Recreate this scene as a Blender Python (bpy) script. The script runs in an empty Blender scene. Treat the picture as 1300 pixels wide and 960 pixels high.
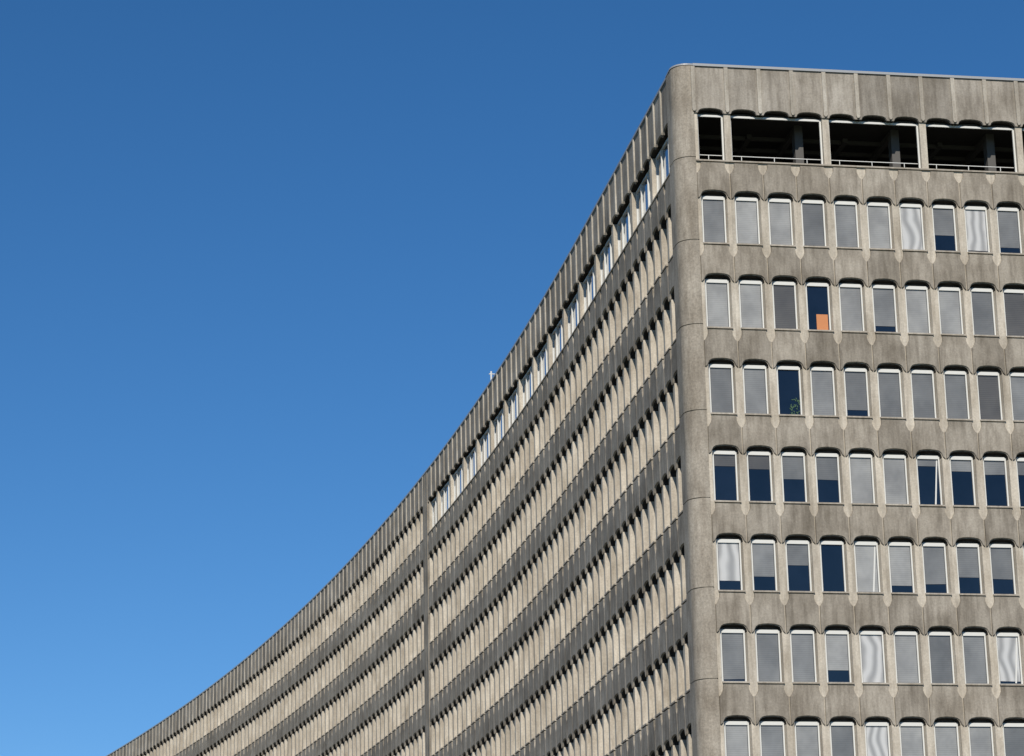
import bpy, math, random
import numpy as np
from mathutils import Matrix, Vector
random.seed(7)
sc=bpy.context.scene
p=1.2836; h=3.3; FW=-0.24      # facade face plane (y) ; frames sit at y=0
GZ=-39.95; ZT=1.97
# ------------------------------------------------------------ materials
def newmat(name):
    m=bpy.data.materials.new(name); m.use_nodes=True
    nt=m.node_tree; b=nt.nodes['Principled BSDF']; return m,nt,b
def N(nt,t,**k):
    n=nt.nodes.new(t)
    for a,v in k.items(): setattr(n,a,v)
    return n
def ramp(nt,src,stops):
    r=N(nt,'ShaderNodeValToRGB'); e=r.color_ramp.elements
    while len(e)<len(stops): e.new(0.5)
    for i,(pos,c) in enumerate(stops):
        e[i].position=pos; e[i].color=(c,c,c,1) if not isinstance(c,tuple) else (*c,1)
    nt.links.new(src,r.inputs[0]); return r.outputs[0]
def mul(nt,a,b):
    m=N(nt,'ShaderNodeMix',data_type='RGBA',blend_type='MULTIPLY'); m.inputs[0].default_value=1
    nt.links.new(a,m.inputs[6]); nt.links.new(b,m.inputs[7]); return m.outputs[2]
def noise(nt,co,scale,vec=(1,1,1),detail=6,rough=.6):
    mp=N(nt,'ShaderNodeMapping'); mp.inputs['Scale'].default_value=vec
    nt.links.new(co,mp.inputs[0])
    n=N(nt,'ShaderNodeTexNoise'); n.inputs['Scale'].default_value=scale
    n.inputs['Detail'].default_value=detail; n.inputs['Roughness'].default_value=rough
    nt.links.new(mp.outputs[0],n.inputs['Vector']); return n.outputs[0]
def concrete(name,col,streak=.35,blotch=.25,island=.12,speck=.2):
    m,nt,b=newmat(name)
    g=N(nt,'ShaderNodeNewGeometry'); tc=N(nt,'ShaderNodeTexCoord'); co=tc.outputs['Object']
    base=N(nt,'ShaderNodeRGB'); base.outputs[0].default_value=(*col,1)
    c=base.outputs[0]
    d1,d2=1-blotch,1-streak
    c=mul(nt,c,ramp(nt,noise(nt,co,1.0,(.6,.6,.6),4),[(.33,(d1,d1*.97,d1*.93)),(.66,1+blotch*.4)]))
    c=mul(nt,c,ramp(nt,noise(nt,co,2.8,(1.8,1.8,.28),4),[(.32,(d2,d2*.98,d2*.96)),(.60,1.05)]))
    c=mul(nt,c,ramp(nt,noise(nt,co,13,(1,1,1),4,.75),[(.3,1-speck),(.7,1+speck*.6)]))
    c=mul(nt,c,ramp(nt,g.outputs['Random Per Island'],[(0,1-island),(1,1+island*.6)]))
    nt.links.new(c,b.inputs['Base Color'])
    b.inputs['Roughness'].default_value=.88; b.inputs['Specular IOR Level'].default_value=.25
    bp=N(nt,'ShaderNodeBump'); bp.inputs['Strength'].default_value=.35; bp.inputs['Distance'].default_value=.02
    nt.links.new(noise(nt,co,20,(1,1,1),3,.7),bp.inputs['Height']); nt.links.new(bp.outputs[0],b.inputs['Normal'])
    return m
def glossy(name,col,coat=1.,rough=.5,ior=1.5,slats=0.,var=0.,curt=False,croughness=.03):
    m,nt,b=newmat(name)
    tc=N(nt,'ShaderNodeTexCoord'); g=N(nt,'ShaderNodeNewGeometry'); co=tc.outputs['Object']
    base=N(nt,'ShaderNodeRGB'); base.outputs[0].default_value=(*col,1); c=base.outputs[0]
    if slats:
        w=N(nt,'ShaderNodeTexWave',wave_type='BANDS',bands_direction='Z'); w.inputs['Scale'].default_value=4.2
        w.inputs['Distortion'].default_value=0
        nt.links.new(co,w.inputs['Vector'])
        c=mul(nt,c,ramp(nt,w.outputs[1],[(0,1-slats),(1,1.)]))
    if curt:
        w=N(nt,'ShaderNodeTexWave',wave_type='BANDS',bands_direction='X'); w.inputs['Scale'].default_value=.8
        w.inputs['Distortion'].default_value=9; w.inputs['Detail'].default_value=1.5; w.inputs['Detail Scale'].default_value=.7
        nt.links.new(co,w.inputs['Vector'])
        c=mul(nt,c,ramp(nt,w.outputs[1],[(.0,.6),(.9,1.1)]))
    if var:
        c=mul(nt,c,ramp(nt,g.outputs['Random Per Island'],[(0,1-var),(1,1+var*.5)]))
        c=mul(nt,c,ramp(nt,noise(nt,co,.9,(1,1,1),3),[(.35,.72),(.65,1.08)]))
    nt.links.new(c,b.inputs['Base Color'])
    b.inputs['Roughness'].default_value=rough; b.inputs['IOR'].default_value=ior
    b.inputs['Coat Weight'].default_value=coat; b.inputs['Coat Roughness'].default_value=croughness
    return m
M={}
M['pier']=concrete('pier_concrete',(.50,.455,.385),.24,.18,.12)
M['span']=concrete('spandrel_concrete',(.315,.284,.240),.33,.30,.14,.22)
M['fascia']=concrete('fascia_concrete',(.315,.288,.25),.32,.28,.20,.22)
M['rib']=concrete('fascia_rib_concrete',(.41,.38,.33),.25,.2,.1)
M['column']=concrete('column_concrete',(.33,.297,.25),.24,.25,.06,.30)
M['sill']=concrete('sill_concrete',(.39,.355,.305),.2,.2,.12)
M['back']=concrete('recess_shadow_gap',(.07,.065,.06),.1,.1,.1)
M['soffit']=concrete('arch_soffit_painted_shade_and_stain',(.04,.036,.032),.2,.2,.2)  # arch-head shadow painted in as near-black colour, along with weather staining
M['frame']=glossy('painted_window_frame',(.60,.60,.575),0,.45)
M['light']=glossy('blind_light_grey',(.29,.29,.28),1,.6,1.5,.12,.22)
M['mid']=glossy('blind_grey',(.175,.178,.175),1,.6,1.5,.16,.35)
M['dark']=glossy('blind_dark_grey',(.075,.07,.062),1,.6,1.5,.3,.2)
M['curtain']=glossy('gathered_curtain',(.44,.44,.435),1,.7,1.5,0,0,True)
M['glass']=glossy('dark_window_glass',(.007,.011,.02),0,.03,1.65,0,.3)
M['tglass']=glossy('terrace_glass',(.15,.17,.19),1,.05,1.6,0,.5)
M['orange']=glossy('orange_board',(.50,.19,.06),.5,.6)
M['plant']=glossy('office_plant_leaf',(.03,.08,.03),.3,.6)
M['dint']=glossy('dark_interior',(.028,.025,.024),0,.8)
M['dint2']=glossy('interior_column_paint',(.09,.085,.08),0,.8)
M['coping']=glossy('metal_coping',(.30,.31,.32),0,.4)
# ------------------------------------------------------------ parts accumulators
class Part:
    def __init__(s): s.v=[];s.f=[];s.n=0
    def add(s,V,F):
        V=np.asarray(V,float); s.v.append(V)
        o=s.n; s.f.extend([tuple(i+o for i in f) for f in F]); s.n+=len(V)
    def make(s,name,mat,parent,smooth=False):
        me=bpy.data.meshes.new(name); me.from_pydata(np.concatenate(s.v).tolist(),[],s.f)
        me.materials.append(mat); me.update()
        ob=bpy.data.objects.new(name,me); sc.collection.objects.link(ob); ob.parent=parent
        if smooth: me.polygons.foreach_set('use_smooth',[True]*len(me.polygons))
        return ob
def prism(out,w0,w1,inset=0.0):
    o=np.array(out,float); n=len(o)
    e=np.roll(o,-1,0)-o; e/=np.linalg.norm(e,axis=1)[:,None]+1e-9
    nr=np.stack([e[:,1],-e[:,0]],1); a=(nr+np.roll(nr,1,0)); a/=np.linalg.norm(a,axis=1)[:,None]+1e-9
    area=0.5*np.sum(o[:,0]*np.roll(o[:,1],-1)-np.roll(o[:,0],-1)*o[:,1])
    sgn=1 if area>0 else -1
    i=o-a*inset*sgn
    V=np.concatenate([np.c_[o,np.full(n,w0)],np.c_[i,np.full(n,w1)]])
    F=[tuple(range(n,2*n)) if area>0 else tuple(range(2*n-1,n-1,-1))]
    for k in range(n):
        q=(k,(k+1)%n,(k+1)%n+n,k+n); F.append(q if area>0 else q[::-1])
    return V,F
def rect(u0,u1,v0,v1,w):
    return np.array([(u0,v0,w),(u1,v0,w),(u1,v1,w),(u0,v1,w)]),[(0,1,2,3)]
def box(u0,u1,v0,v1,w0,w1):
    V=np.array([(u,v,w) for w in (w0,w1) for u,v in ((u0,v0),(u1,v0),(u1,v1),(u0,v1))])
    return V,[(4,5,6,7),(3,2,1,0),(0,1,5,4),(1,2,6,5),(2,3,7,6),(3,0,4,7)]
hp=p/2
arch=[(-.50,1.80),(-.485,1.90),(-.44,1.98),(-.36,2.035),(-.22,2.065),(0,2.08)]
archR=[(-u,v) for u,v in arch[::-1]][1:]
fullarch=arch+archR
def plate(top):
    V=[];F=[];F2=[]
    L=[(-hp,0),(-.5,0)]+arch+[(0,top),(-hp,top)]
    R=[(-u,v) for u,v in L][::-1]
    for o in (L,R):
        F.append(tuple(range(len(V),len(V)+len(o)))); V+= [(u,v,0) for u,v in o]
    for s_ in (1,-1):
        b=len(V); V+=[(-.5*s_,0,0),(-.5*s_,1.80,0),(-.465*s_,1.80,RD-.02),(-.465*s_,0,RD-.02)]
        F.append((b,b+1,b+2,b+3) if s_<0 else (b+3,b+2,b+1,b))
    V=np.array(V)
    o=fullarch; n=len(o)
    V2=[(u,v,0) for u,v in o]+[(u*.93,min(v,2.02),RD-.02) for u,v in o]
    for k in range(n-1): F2.append((k,k+n,k+1+n,k+1))
    return (V,F),(np.array(V2),F2)
def bpanel(top):
    g=.012
    lo=[(-hp+g,1.76),(-hp+.06,1.77),(-.53,1.82)]+[(u*1.01,v+.01) for u,v in arch[1:]]
    lo=lo+[(-u,v) for u,v in lo[::-1]][1:]
    if top<3.4: up=[(hp-g,2.78),(hp-.07,2.83),(.515,2.93),(.475,3.04),(.47,3.21),(-.47,3.21),(-.475,3.04),(-.515,2.93),(-hp+.07,2.83),(-hp+g,2.78)]
    else: up=[(hp-g,top),(-hp+g,top)]
    return prism(lo+up,0.0,.065,.022)
def frame(T,P):
    for V,F in (box(-.455,-.40,0.0,1.92,RD,RD+.06),box(.40,.455,0.0,1.92,RD,RD+.06),
                box(-.40,.40,0.0,.055,RD,RD+.055),box(-.40,.40,1.79,1.92,RD,RD+.085)):
        P['frame'].add(T(V),F)
def mkT(o,t,n):
    o=np.array(o);t=np.array(t);n=np.array(n);z=np.array((0,0,1.))
    def T(V,org=None): return o+V[:,0:1]*t+V[:,1:2]*z+V[:,2:3]*n
    return T
def window(T,P,spec):
    frame(T,P)
    j=random.uniform(-.006,.006); j2=random.uniform(-.006,.006)
    V=np.array([(-.40,.055,RD+.010),(.40,.055,RD+.010+j),(.40,1.79,RD+.010+j+j2),(-.40,1.79,RD+.010+j2)])
    P['glass'].add(T(V),[(0,1,2,3)])
    kind,frac,extra=spec
    if frac>0:
        vb=1.79-(1.79-.055)*frac
        if frac>.99: vb+=.015
        sk=random.choice([0,0,0,.012,-.02]) if frac<1 else 0
        V=rect(-.382,.382,vb,1.788,RD+.026)[0]; V[0,1]+=sk
        P[kind].add(T(V),[(0,1,2,3)])
    if extra=='orange': P['orange'].add(T(rect(-.08,.36,.06,.70,RD+.028)[0]),[(0,1,2,3)])
    if extra=='plant':
        for i in range(34):
            u=random.uniform(.02,.36);v=random.uniform(.1,.75);a=random.uniform(0,6.28)
            d=np.array([(0,0),(.05,.02),(.11,0),(.05,-.02)]);R=np.array([(math.cos(a),-math.sin(a)),(math.sin(a),math.cos(a))])
            q=d@R.T+(u,v); q[:,0]=np.clip(q[:,0],-.39,.39)
            P['plant'].add(T(np.c_[q,np.full(4,RD+.025+.0002*i)]),[(0,1,2,3)])
    if extra=='tilt':
        V=np.array([(.18,.08,RD+.03),(.24,.08,RD+.03),(.38,1.75,RD+.034),(.33,1.75,RD+.034)])
        P['frame'].add(T(V),[(0,1,2,3)])
def rspec():
    r=random.random()
    if r<.5: return (random.choice(['light','mid','mid']),random.choice([1,1,.95,.88]),None)
    if r<.82: return (random.choice(['light','mid']),random.uniform(.2,.85),None)
    if r<.87: return ('curtain',.9,None)
    return ('mid',0.0,None)
def setdepth(d):
    global RD,pl_std,pl_top,bp_std,bp_top
    RD=d; pl_std=plate(3.3); pl_top=plate(3.80); bp_std=bpanel(3.3); bp_top=bpanel(3.80)
rib=prism([(-.09,2.02),(-.05,1.93),(.05,1.93),(.09,2.02),(.09,3.79),(-.09,3.79)],.0,.125,.02)
def module(T,P,r,spec):
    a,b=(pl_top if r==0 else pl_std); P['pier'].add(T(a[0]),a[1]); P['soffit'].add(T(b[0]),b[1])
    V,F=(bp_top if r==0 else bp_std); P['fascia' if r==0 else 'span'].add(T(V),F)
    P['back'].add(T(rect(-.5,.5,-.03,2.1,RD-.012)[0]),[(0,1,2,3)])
    V,F=box(-.49,.49,-.055,0.001,RD,.085); P['sill'].add(T(V),F)
    window(T,P,spec)
def ribT(T,P,u):
    V,F=rib; V=V.copy(); V[:,0]+=u; P['rib'].add(T(V),F)
def bpier(T,P,u0,u1):
    V,F=box(u0,u1,0,1.9,RD-.02,0); P['pier'].add(T(V),F)
def terrace(T3,P,n,glass):
    for i,T in enumerate(T3):
        V,F=prism([(-hp,2.07)]+[(-.5,1.93)]+[(u,v) for u,v in fullarch[2:-2]]+[(.5,1.93),(hp,2.07),(hp,3.80),(-hp,3.80)],RD-.05,-.003,0)
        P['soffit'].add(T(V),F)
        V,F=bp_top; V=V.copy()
        V[:,1]=np.where(V[:,1]<1.93,1.90,V[:,1])
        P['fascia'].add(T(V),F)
        V,F=box(-hp,hp,-.055,0.001,RD-.05,.085); P['sill'].add(T(V),F)
        V,F=box(-hp,hp,1.84,1.92,RD,RD+.06); P['frame'].add(T(V),F)
        V,F=box(-hp,hp,0.001,.05,RD,RD+.06); P['frame'].add(T(V),F)
        if not glass:
            V,F=box(-hp,hp,.42,.445,RD-.35,RD-.32); P['rail'].add(T(V),F)
            V,F=box(-.012,.012,0,.42,RD-.35,RD-.32); P['rail'].add(T(V),F)
        V,F=box(-hp,hp,1.92,2.12,RD-.06,RD-.02); P['back'].add(T(V),F)
        if glass:
            P['tglass'].add(T(rect(-hp,hp,.05,1.84,RD+.01)[0]),[(0,1,2,3)])
            V,F=box(-hp-.03,-hp+.03,.05,1.84,RD+.012,RD+.10)
            if i: P['frame'].add(T(V),F)
    a=T3[0];b=T3[-1]; e=.13 if not glass else .20
    bpier(a,P,-hp,-hp+e); bpier(b,P,hp-e,hp)
    V,F=box(-hp+e,-hp+e+.06,.05,1.84,RD,RD+.065); P['frame'].add(a(V),F)
    V,F=box(hp-e-.06,hp-e,.05,1.84,RD,RD+.065); P['frame'].add(b(V),F)
KEYS=['pier','span','fascia','rib','sill','back','soffit','frame','light','mid','dark','curtain','glass','tglass','orange','plant','rail']
LBL=dict(pier='window_piers',span='spandrel_panels',fascia='roof_fascia',rib='fascia_ribs',sill='window_sills',back='window_recesses',soffit='window_arch_soffits',frame='window_frames',light='light_blinds',mid='grey_blinds',dark='dark_blinds',curtain='curtains',glass='window_glass',tglass='terrace_glass',orange='orange_board',plant='window_plant',rail='terrace_rail')
def newP(): return {k:Part() for k in KEYS}
bld=bpy.data.objects.new('office_building',None); sc.collection.objects.link(bld)
def flush(P,pref):
    obs=[]
    for k in KEYS:
        if P[k].n: obs.append(P[k].make(pref+LBL[k],M.get(k,M['frame']),bld))
    return obs
# ------------------------------------------------------------ end facade
setdepth(-.24)
G=lambda f=1:('mid',f,None); L=lambda f=1:('light',f,None); D=lambda f=1:('dark',f,None); C=lambda f=1:('curtain',f,None); X=('mid',0,None)
rows={1:[G(),L(.97),L(.97),G(.97),G(),L(),C(),G(.62),C(.95),G(.85)],
2:[L(),L(),D(),('mid',0,'orange'),L(),G(.85),L(),L(),G(),D()],
3:[G(),G(),('mid',0,'plant'),G(),G(.85),G(),G(),G(),('dark',1,None),G()],
4:[D(.25),D(.3),G(.5),G(.5),L(),L(),('mid',.15,'tilt'),G(.25),G(.3),G(.3)],
5:[C(.8),G(.7),G(.45),X,('light',1,'tilt'),L(.85),G(.8),G(.65),G(.68),G(.8)],
6:[G(.95),G(),G(),L(.75),C(),L(),G(),G(),('curtain',.95,'tilt'),G()]}
P=newP(); NR=16; NROW=11
for k in range(NR):
    for r in range(1,NROW):
        T=mkT((k*p+.455,FW,-1.92-r*h),(1,0,0),(0,-1,0))
        module(T,P,r,rows[r][k] if r in rows and k<10 else rspec())
Tt=lambda k:mkT((k*p+.455,FW,-1.92),(1,0,0),(0,-1,0))
terrace([Tt(0)],P,1,False)
for g in range(5): terrace([Tt(1+3*g+i) for i in range(3)],P,3,False)
for k in range(NR+1): ribT(mkT((k*p+.455-hp,FW,-1.92),(1,0,0),(0,-1,0)),P,0)
V,F=box(-hp,(NR-.5)*p,3.79,3.89,-.3,.13)
flush(P,'end_')
cp=Part(); cp.add(Tt(0)(V),F)
# ------------------------------------------------------------ long curved facade
setdepth(-.36)
def xc(y): return -0.80-(7.5e-4*(y-18)**2 if y>18 else 0)
ys=np.arange(.95,200,.01); xs=np.array([xc(y) for y in ys])
s=np.r_[0,np.cumsum(np.hypot(np.diff(xs),np.diff(ys)))]
def at(S):
    y=np.interp(S,s,ys); x=np.interp(S,s,xs); d=-(15e-4*(y-18)) if y>18 else 0
    t=np.array((d,1.,0)); t/=np.linalg.norm(t); n=np.array((-t[1],t[0],0.))
    return np.array((x,y,0)),-t,n
P=newP(); NL=146; STRIP=47
for k in range(NL):
    o,t,n=at((k+.5)*p)
    if k==STRIP:
        T=mkT((o[0],o[1],0),t,n)
        H=ZT-.1
        for a,b in ((-hp,-.03),(.03,hp)):
            V,F=box(a,b,-36.8,H,-.45,.10); P['span'].add(T(V),F)
        V,F=box(-.03,.03,-36.8,H,-.45,.02); P['back'].add(T(V),F)
        continue
    for r in range(1,NROW):
        module(mkT((o[0],o[1],-1.92-r*h),t,n),P,r,rspec())
    if k>STRIP: module(mkT((o[0],o[1],-1.92),t,n),P,0,rspec())
    o2,t2,n2=at(k*p); ribT(mkT((o2[0],o2[1],-1.92),t2,n2),P,0)
setdepth(-.24)
kk=0
while kk<STRIP:
    n_=min(3,STRIP-kk); TT=[]
    for i in range(n_):
        o,t,n=at((kk+n_-1-i+.5)*p); TT.append(mkT((o[0],o[1],-1.92),t,n))
    terrace(TT,P,n_,True); kk+=n_
ob=flush(P,'long_')
for k in range(0,NL,2):
    o,t,n=at((k+1)*p); V,F=box(-p*1.003,p*1.003,3.79,3.89,-.3,.12); cp.add(mkT((o[0],o[1],-1.92),t,n)(V),F)
XS=NR*p-p+.455+.455
for o_ in ob:
    c=bpy.data.objects.new('rear_'+o_.name,o_.data); sc.collection.objects.link(c); c.parent=bld
    c.scale=(-1,1,1); c.location=(XS,0,0)
cp.make('roof_coping',M['coping'],bld)
# ------------------------------------------------------------ corner columns
def colfoot(sx):
    pts=[(-.195,-.30),(-.195,1.0),(-.93,1.0)]
    R=.62; cx,cy=-.93+R,-.30+R
    for i in range(0,13):
        a=math.pi+ i*math.pi/24
        pts.append((cx+R*math.cos(a),cy+R*math.sin(a)))
    return [(x if sx>0 else XS-x,y) for x,y in pts]
col=Part()
def ext(part,foot,z0,z1,ch=0):
    n=len(foot); V=[(x,y,z0) for x,y in foot]+[(x,y,z1) for x,y in foot]
    F=[tuple(range(n))[::-1],tuple(range(n,2*n))]+[(k,(k+1)%n,(k+1)%n+n,k+n) for k in range(n)]
    part.add(V,F)
def shrink(foot,d):
    c=np.mean(foot,0); return [tuple(np.array(q)+(c-np.array(q))/np.linalg.norm(c-np.array(q))*d) for q in foot]
for sx in (1,-1):
    ft=colfoot(sx)
    zj=[ZT-.06]+[-1.92-r*h+.1 for r in range(0,12)]
    for a,b in zip(zj[:-1],zj[1:]): ext(col,ft,b+.018,a-.018)
    ext(col,shrink(ft,.04),GZ,ZT-.06)
colob=col.make('corner_columns',M['column'],bld)
cc=Part()
for sx in (1,-1): ext(cc,shrink(colfoot(sx),-.03),ZT-.06,ZT+.0)
cc.make('corner_cap',M['coping'],bld)
# ------------------------------------------------------------ body
YE=at(NL*p)[0][1]-.05
def foot(ins,endins):
    l=[(xc(y)+ins,y) for y in list(np.arange(1.0,YE-1,4))+[YE]]
    pts=[q for q in l if q[1]>endins+.01]
    pts=[(pts[0][0],endins)]+pts
    return pts+[(XS-x,y) for x,y in pts[::-1]]
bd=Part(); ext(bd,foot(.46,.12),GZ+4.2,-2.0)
bd.make('building_core',M['back'],bld)
tb=Part(); ext(tb,foot(.46,5.0),-2.0,.12); tb.make('terrace_back_wall',M['dint'],bld)
rs=Part(); ext(rs,foot(.40,.02),.12,ZT-.25); rs.make('roof_slab',M['dint'],bld)
fl=Part(); ext(fl,[(-.15,.02),(-.15,5.2),(XS+.15,5.2),(XS+.15,.02)],-2.0,-1.975); fl.make('terrace_floor',M['dint'],bld)
sw=Part(); ext(sw,[(-.38,.7),(-.38,5.2),(-.22,5.2),(-.22,.7)],-1.97,.12); ext(sw,[(XS+.22,.7),(XS+.22,5.2),(XS+.38,5.2),(XS+.38,.7)],-1.97,.12); sw.make('terrace_side_walls',M['dint'],bld)
ic=Part()
for k in range(1,16,3):
    x=k*p+2.75; ext(ic,[(x,.9),(x+.32,.9),(x+.32,1.3),(x,1.3)],-1.97,.12)
    ext(ic,[(x,1.35),(x+.2,1.35),(x+.2,4.9),(x,4.9)],-.12,.115)
    ext(ic,[(x-1.6,2.0),(x-1.4,2.0),(x-1.4,4.9),(x-1.6,4.9)],-.06,.115)
for yy in (2.2,3.4): ext(ic,[(0,yy),(20,yy),(20,yy+.12),(0,yy+.12)],-.04,.11)
ic.make('terrace_columns',M['dint2'],bld)
ew=Part()
cw=xc(YE)+.3; ext(ew,[(cw,YE),(cw,YE+.3),(XS-cw,YE+.3),(XS-cw,YE)],GZ,ZT-.02); ew.make('far_end_wall',M['span'],bld)
bs=Part(); ext(bs,foot(2.2,2.2),GZ,GZ+4.2); bs.make('lobby_glazing',M['glass'],bld)
pl=Part()
for k in range(0,48):
    o,t,n=at(k*3*p+.2)
    for sx in (1,-1):
        x=o[0]+.5 if sx>0 else XS-o[0]-.5
        ext(pl,[(x-.3,o[1]-.3),(x+.3,o[1]-.3),(x+.22,o[1]+.3),(x-.22,o[1]+.3)],GZ,GZ+4.2)
for k in range(0,16,3):
    x=k*p+1; ext(pl,[(x-.3,0.2),(x+.3,0.2),(x+.25,.8),(x-.25,.8)],GZ,GZ+4.2)
pl.make('lobby_pillars',M['column'],bld)
# ------------------------------------------------------------ roof antenna
an=Part()
def tube(a,b,r):
    a=Vector(a);b=Vector(b);d=(b-a).normalized();u=d.orthogonal().normalized();w=d.cross(u)
    V=[tuple(q+u*r*math.cos(i*math.pi/4)+w*r*math.sin(i*math.pi/4)) for q in (a,b) for i in range(8)]
    an.add(V,[(i,(i+1)%8,(i+1)%8+8,i+8) for i in range(8)]+[tuple(range(8,16))])
ax,ay=xc(44)+.25,44
zb=ZT-.35
tube((ax,ay,zb),(ax,ay,ZT+1.0),.05); tube((ax+.34,ay,zb),(ax+.34,ay,ZT+1.0),.03)
tube((ax-.12,ay,ZT+.85),(ax+.45,ay,ZT+.85),.03); tube((ax,ay,ZT+.5),(ax+.34,ay,ZT+.5),.02)
an.make('roof_antenna',M['frame'],None)
# ------------------------------------------------------------ ground
m,nt,b=newmat('grass_and_paving')
tc=N(nt,'ShaderNodeTexCoord')
nt.links.new(ramp(nt,noise(nt,tc.outputs['Object'],.05),[(.35,(.05,.08,.03)),(.65,(.09,.11,.05))]),b.inputs['Base Color']); b.inputs['Roughness'].default_value=.95
g=Part(); S=4000; g.add([(-S,-S,GZ),(S,-S,GZ),(S,S,GZ),(-S,S,GZ)],[(0,1,2,3)]); g.make('ground',m,None)
pv=Part(); ext(pv,[(-40,-16),(60,-16),(60,200),(-40,200)],GZ+.004,GZ+.12); pv.make('pavement',concrete('paving_concrete',(.26,.25,.23)),None)
rd=Part(); rd.add([(-300,-32,GZ+.004),(300,-32,GZ+.004),(300,-20,GZ+.004),(-300,-20,GZ+.004)],[(0,1,2,3)]); rd.make('road',concrete('asphalt',(.05,.05,.052)),None)
# ------------------------------------------------------------ light
sd=Vector((-.225,-.79,.57)).normalized()
el=math.asin(sd.z); az=math.atan2(sd.x,sd.y)
sl=bpy.data.lights.new('sun','SUN'); sl.energy=4.6; sl.angle=math.radians(.5); sl.color=(1,.93,.82)
so=bpy.data.objects.new('sun',sl); sc.collection.objects.link(so); so.rotation_euler=sd.to_track_quat('Z','Y').to_euler()
w=bpy.data.worlds.new('World'); sc.world=w; w.use_nodes=True; nt=w.node_tree
sk=nt.nodes.new('ShaderNodeTexSky'); sk.sky_type='NISHITA'; sk.sun_disc=False; sk.sun_elevation=el; sk.sun_rotation=az
sk.altitude=2600; sk.air_density=1.0; sk.dust_density=0; sk.ozone_density=3.5
hs=nt.nodes.new('ShaderNodeHueSaturation'); hs.inputs['Saturation'].default_value=1.24; hs.inputs['Value'].default_value=1.03
bg=nt.nodes['Background']; bg.inputs[1].default_value=.1; nt.links.new(sk.outputs[0],hs.inputs['Color']); nt.links.new(hs.outputs[0],bg.inputs[0])
# ------------------------------------------------------------ camera
yaw,pit,roll=.1669,.302,-.0204; f=3400
fw=np.array([math.sin(yaw)*math.cos(pit),math.cos(yaw)*math.cos(pit),math.sin(pit)])
rt=np.array([math.cos(yaw),-math.sin(yaw),0]); up=np.cross(rt,fw)
r2=rt*math.cos(roll)+up*math.sin(roll); u2=-rt*math.sin(roll)+up*math.cos(roll)
cam=bpy.data.cameras.new('camera'); co=bpy.data.objects.new('camera',cam); sc.collection.objects.link(co)
co.matrix_world=Matrix(((r2[0],u2[0],-fw[0],-22.8056),(r2[1],u2[1],-fw[1],-92.0115),(r2[2],u2[2],-fw[2],-38.3413),(0,0,0,1)))
cam.sensor_width=36; cam.lens=f/1300*36; cam.shift_y=-45/1300; cam.clip_end=6000; cam.clip_start=.5
sc.camera=co
sc.view_settings.view_transform='Standard'; sc.view_settings.look='None'
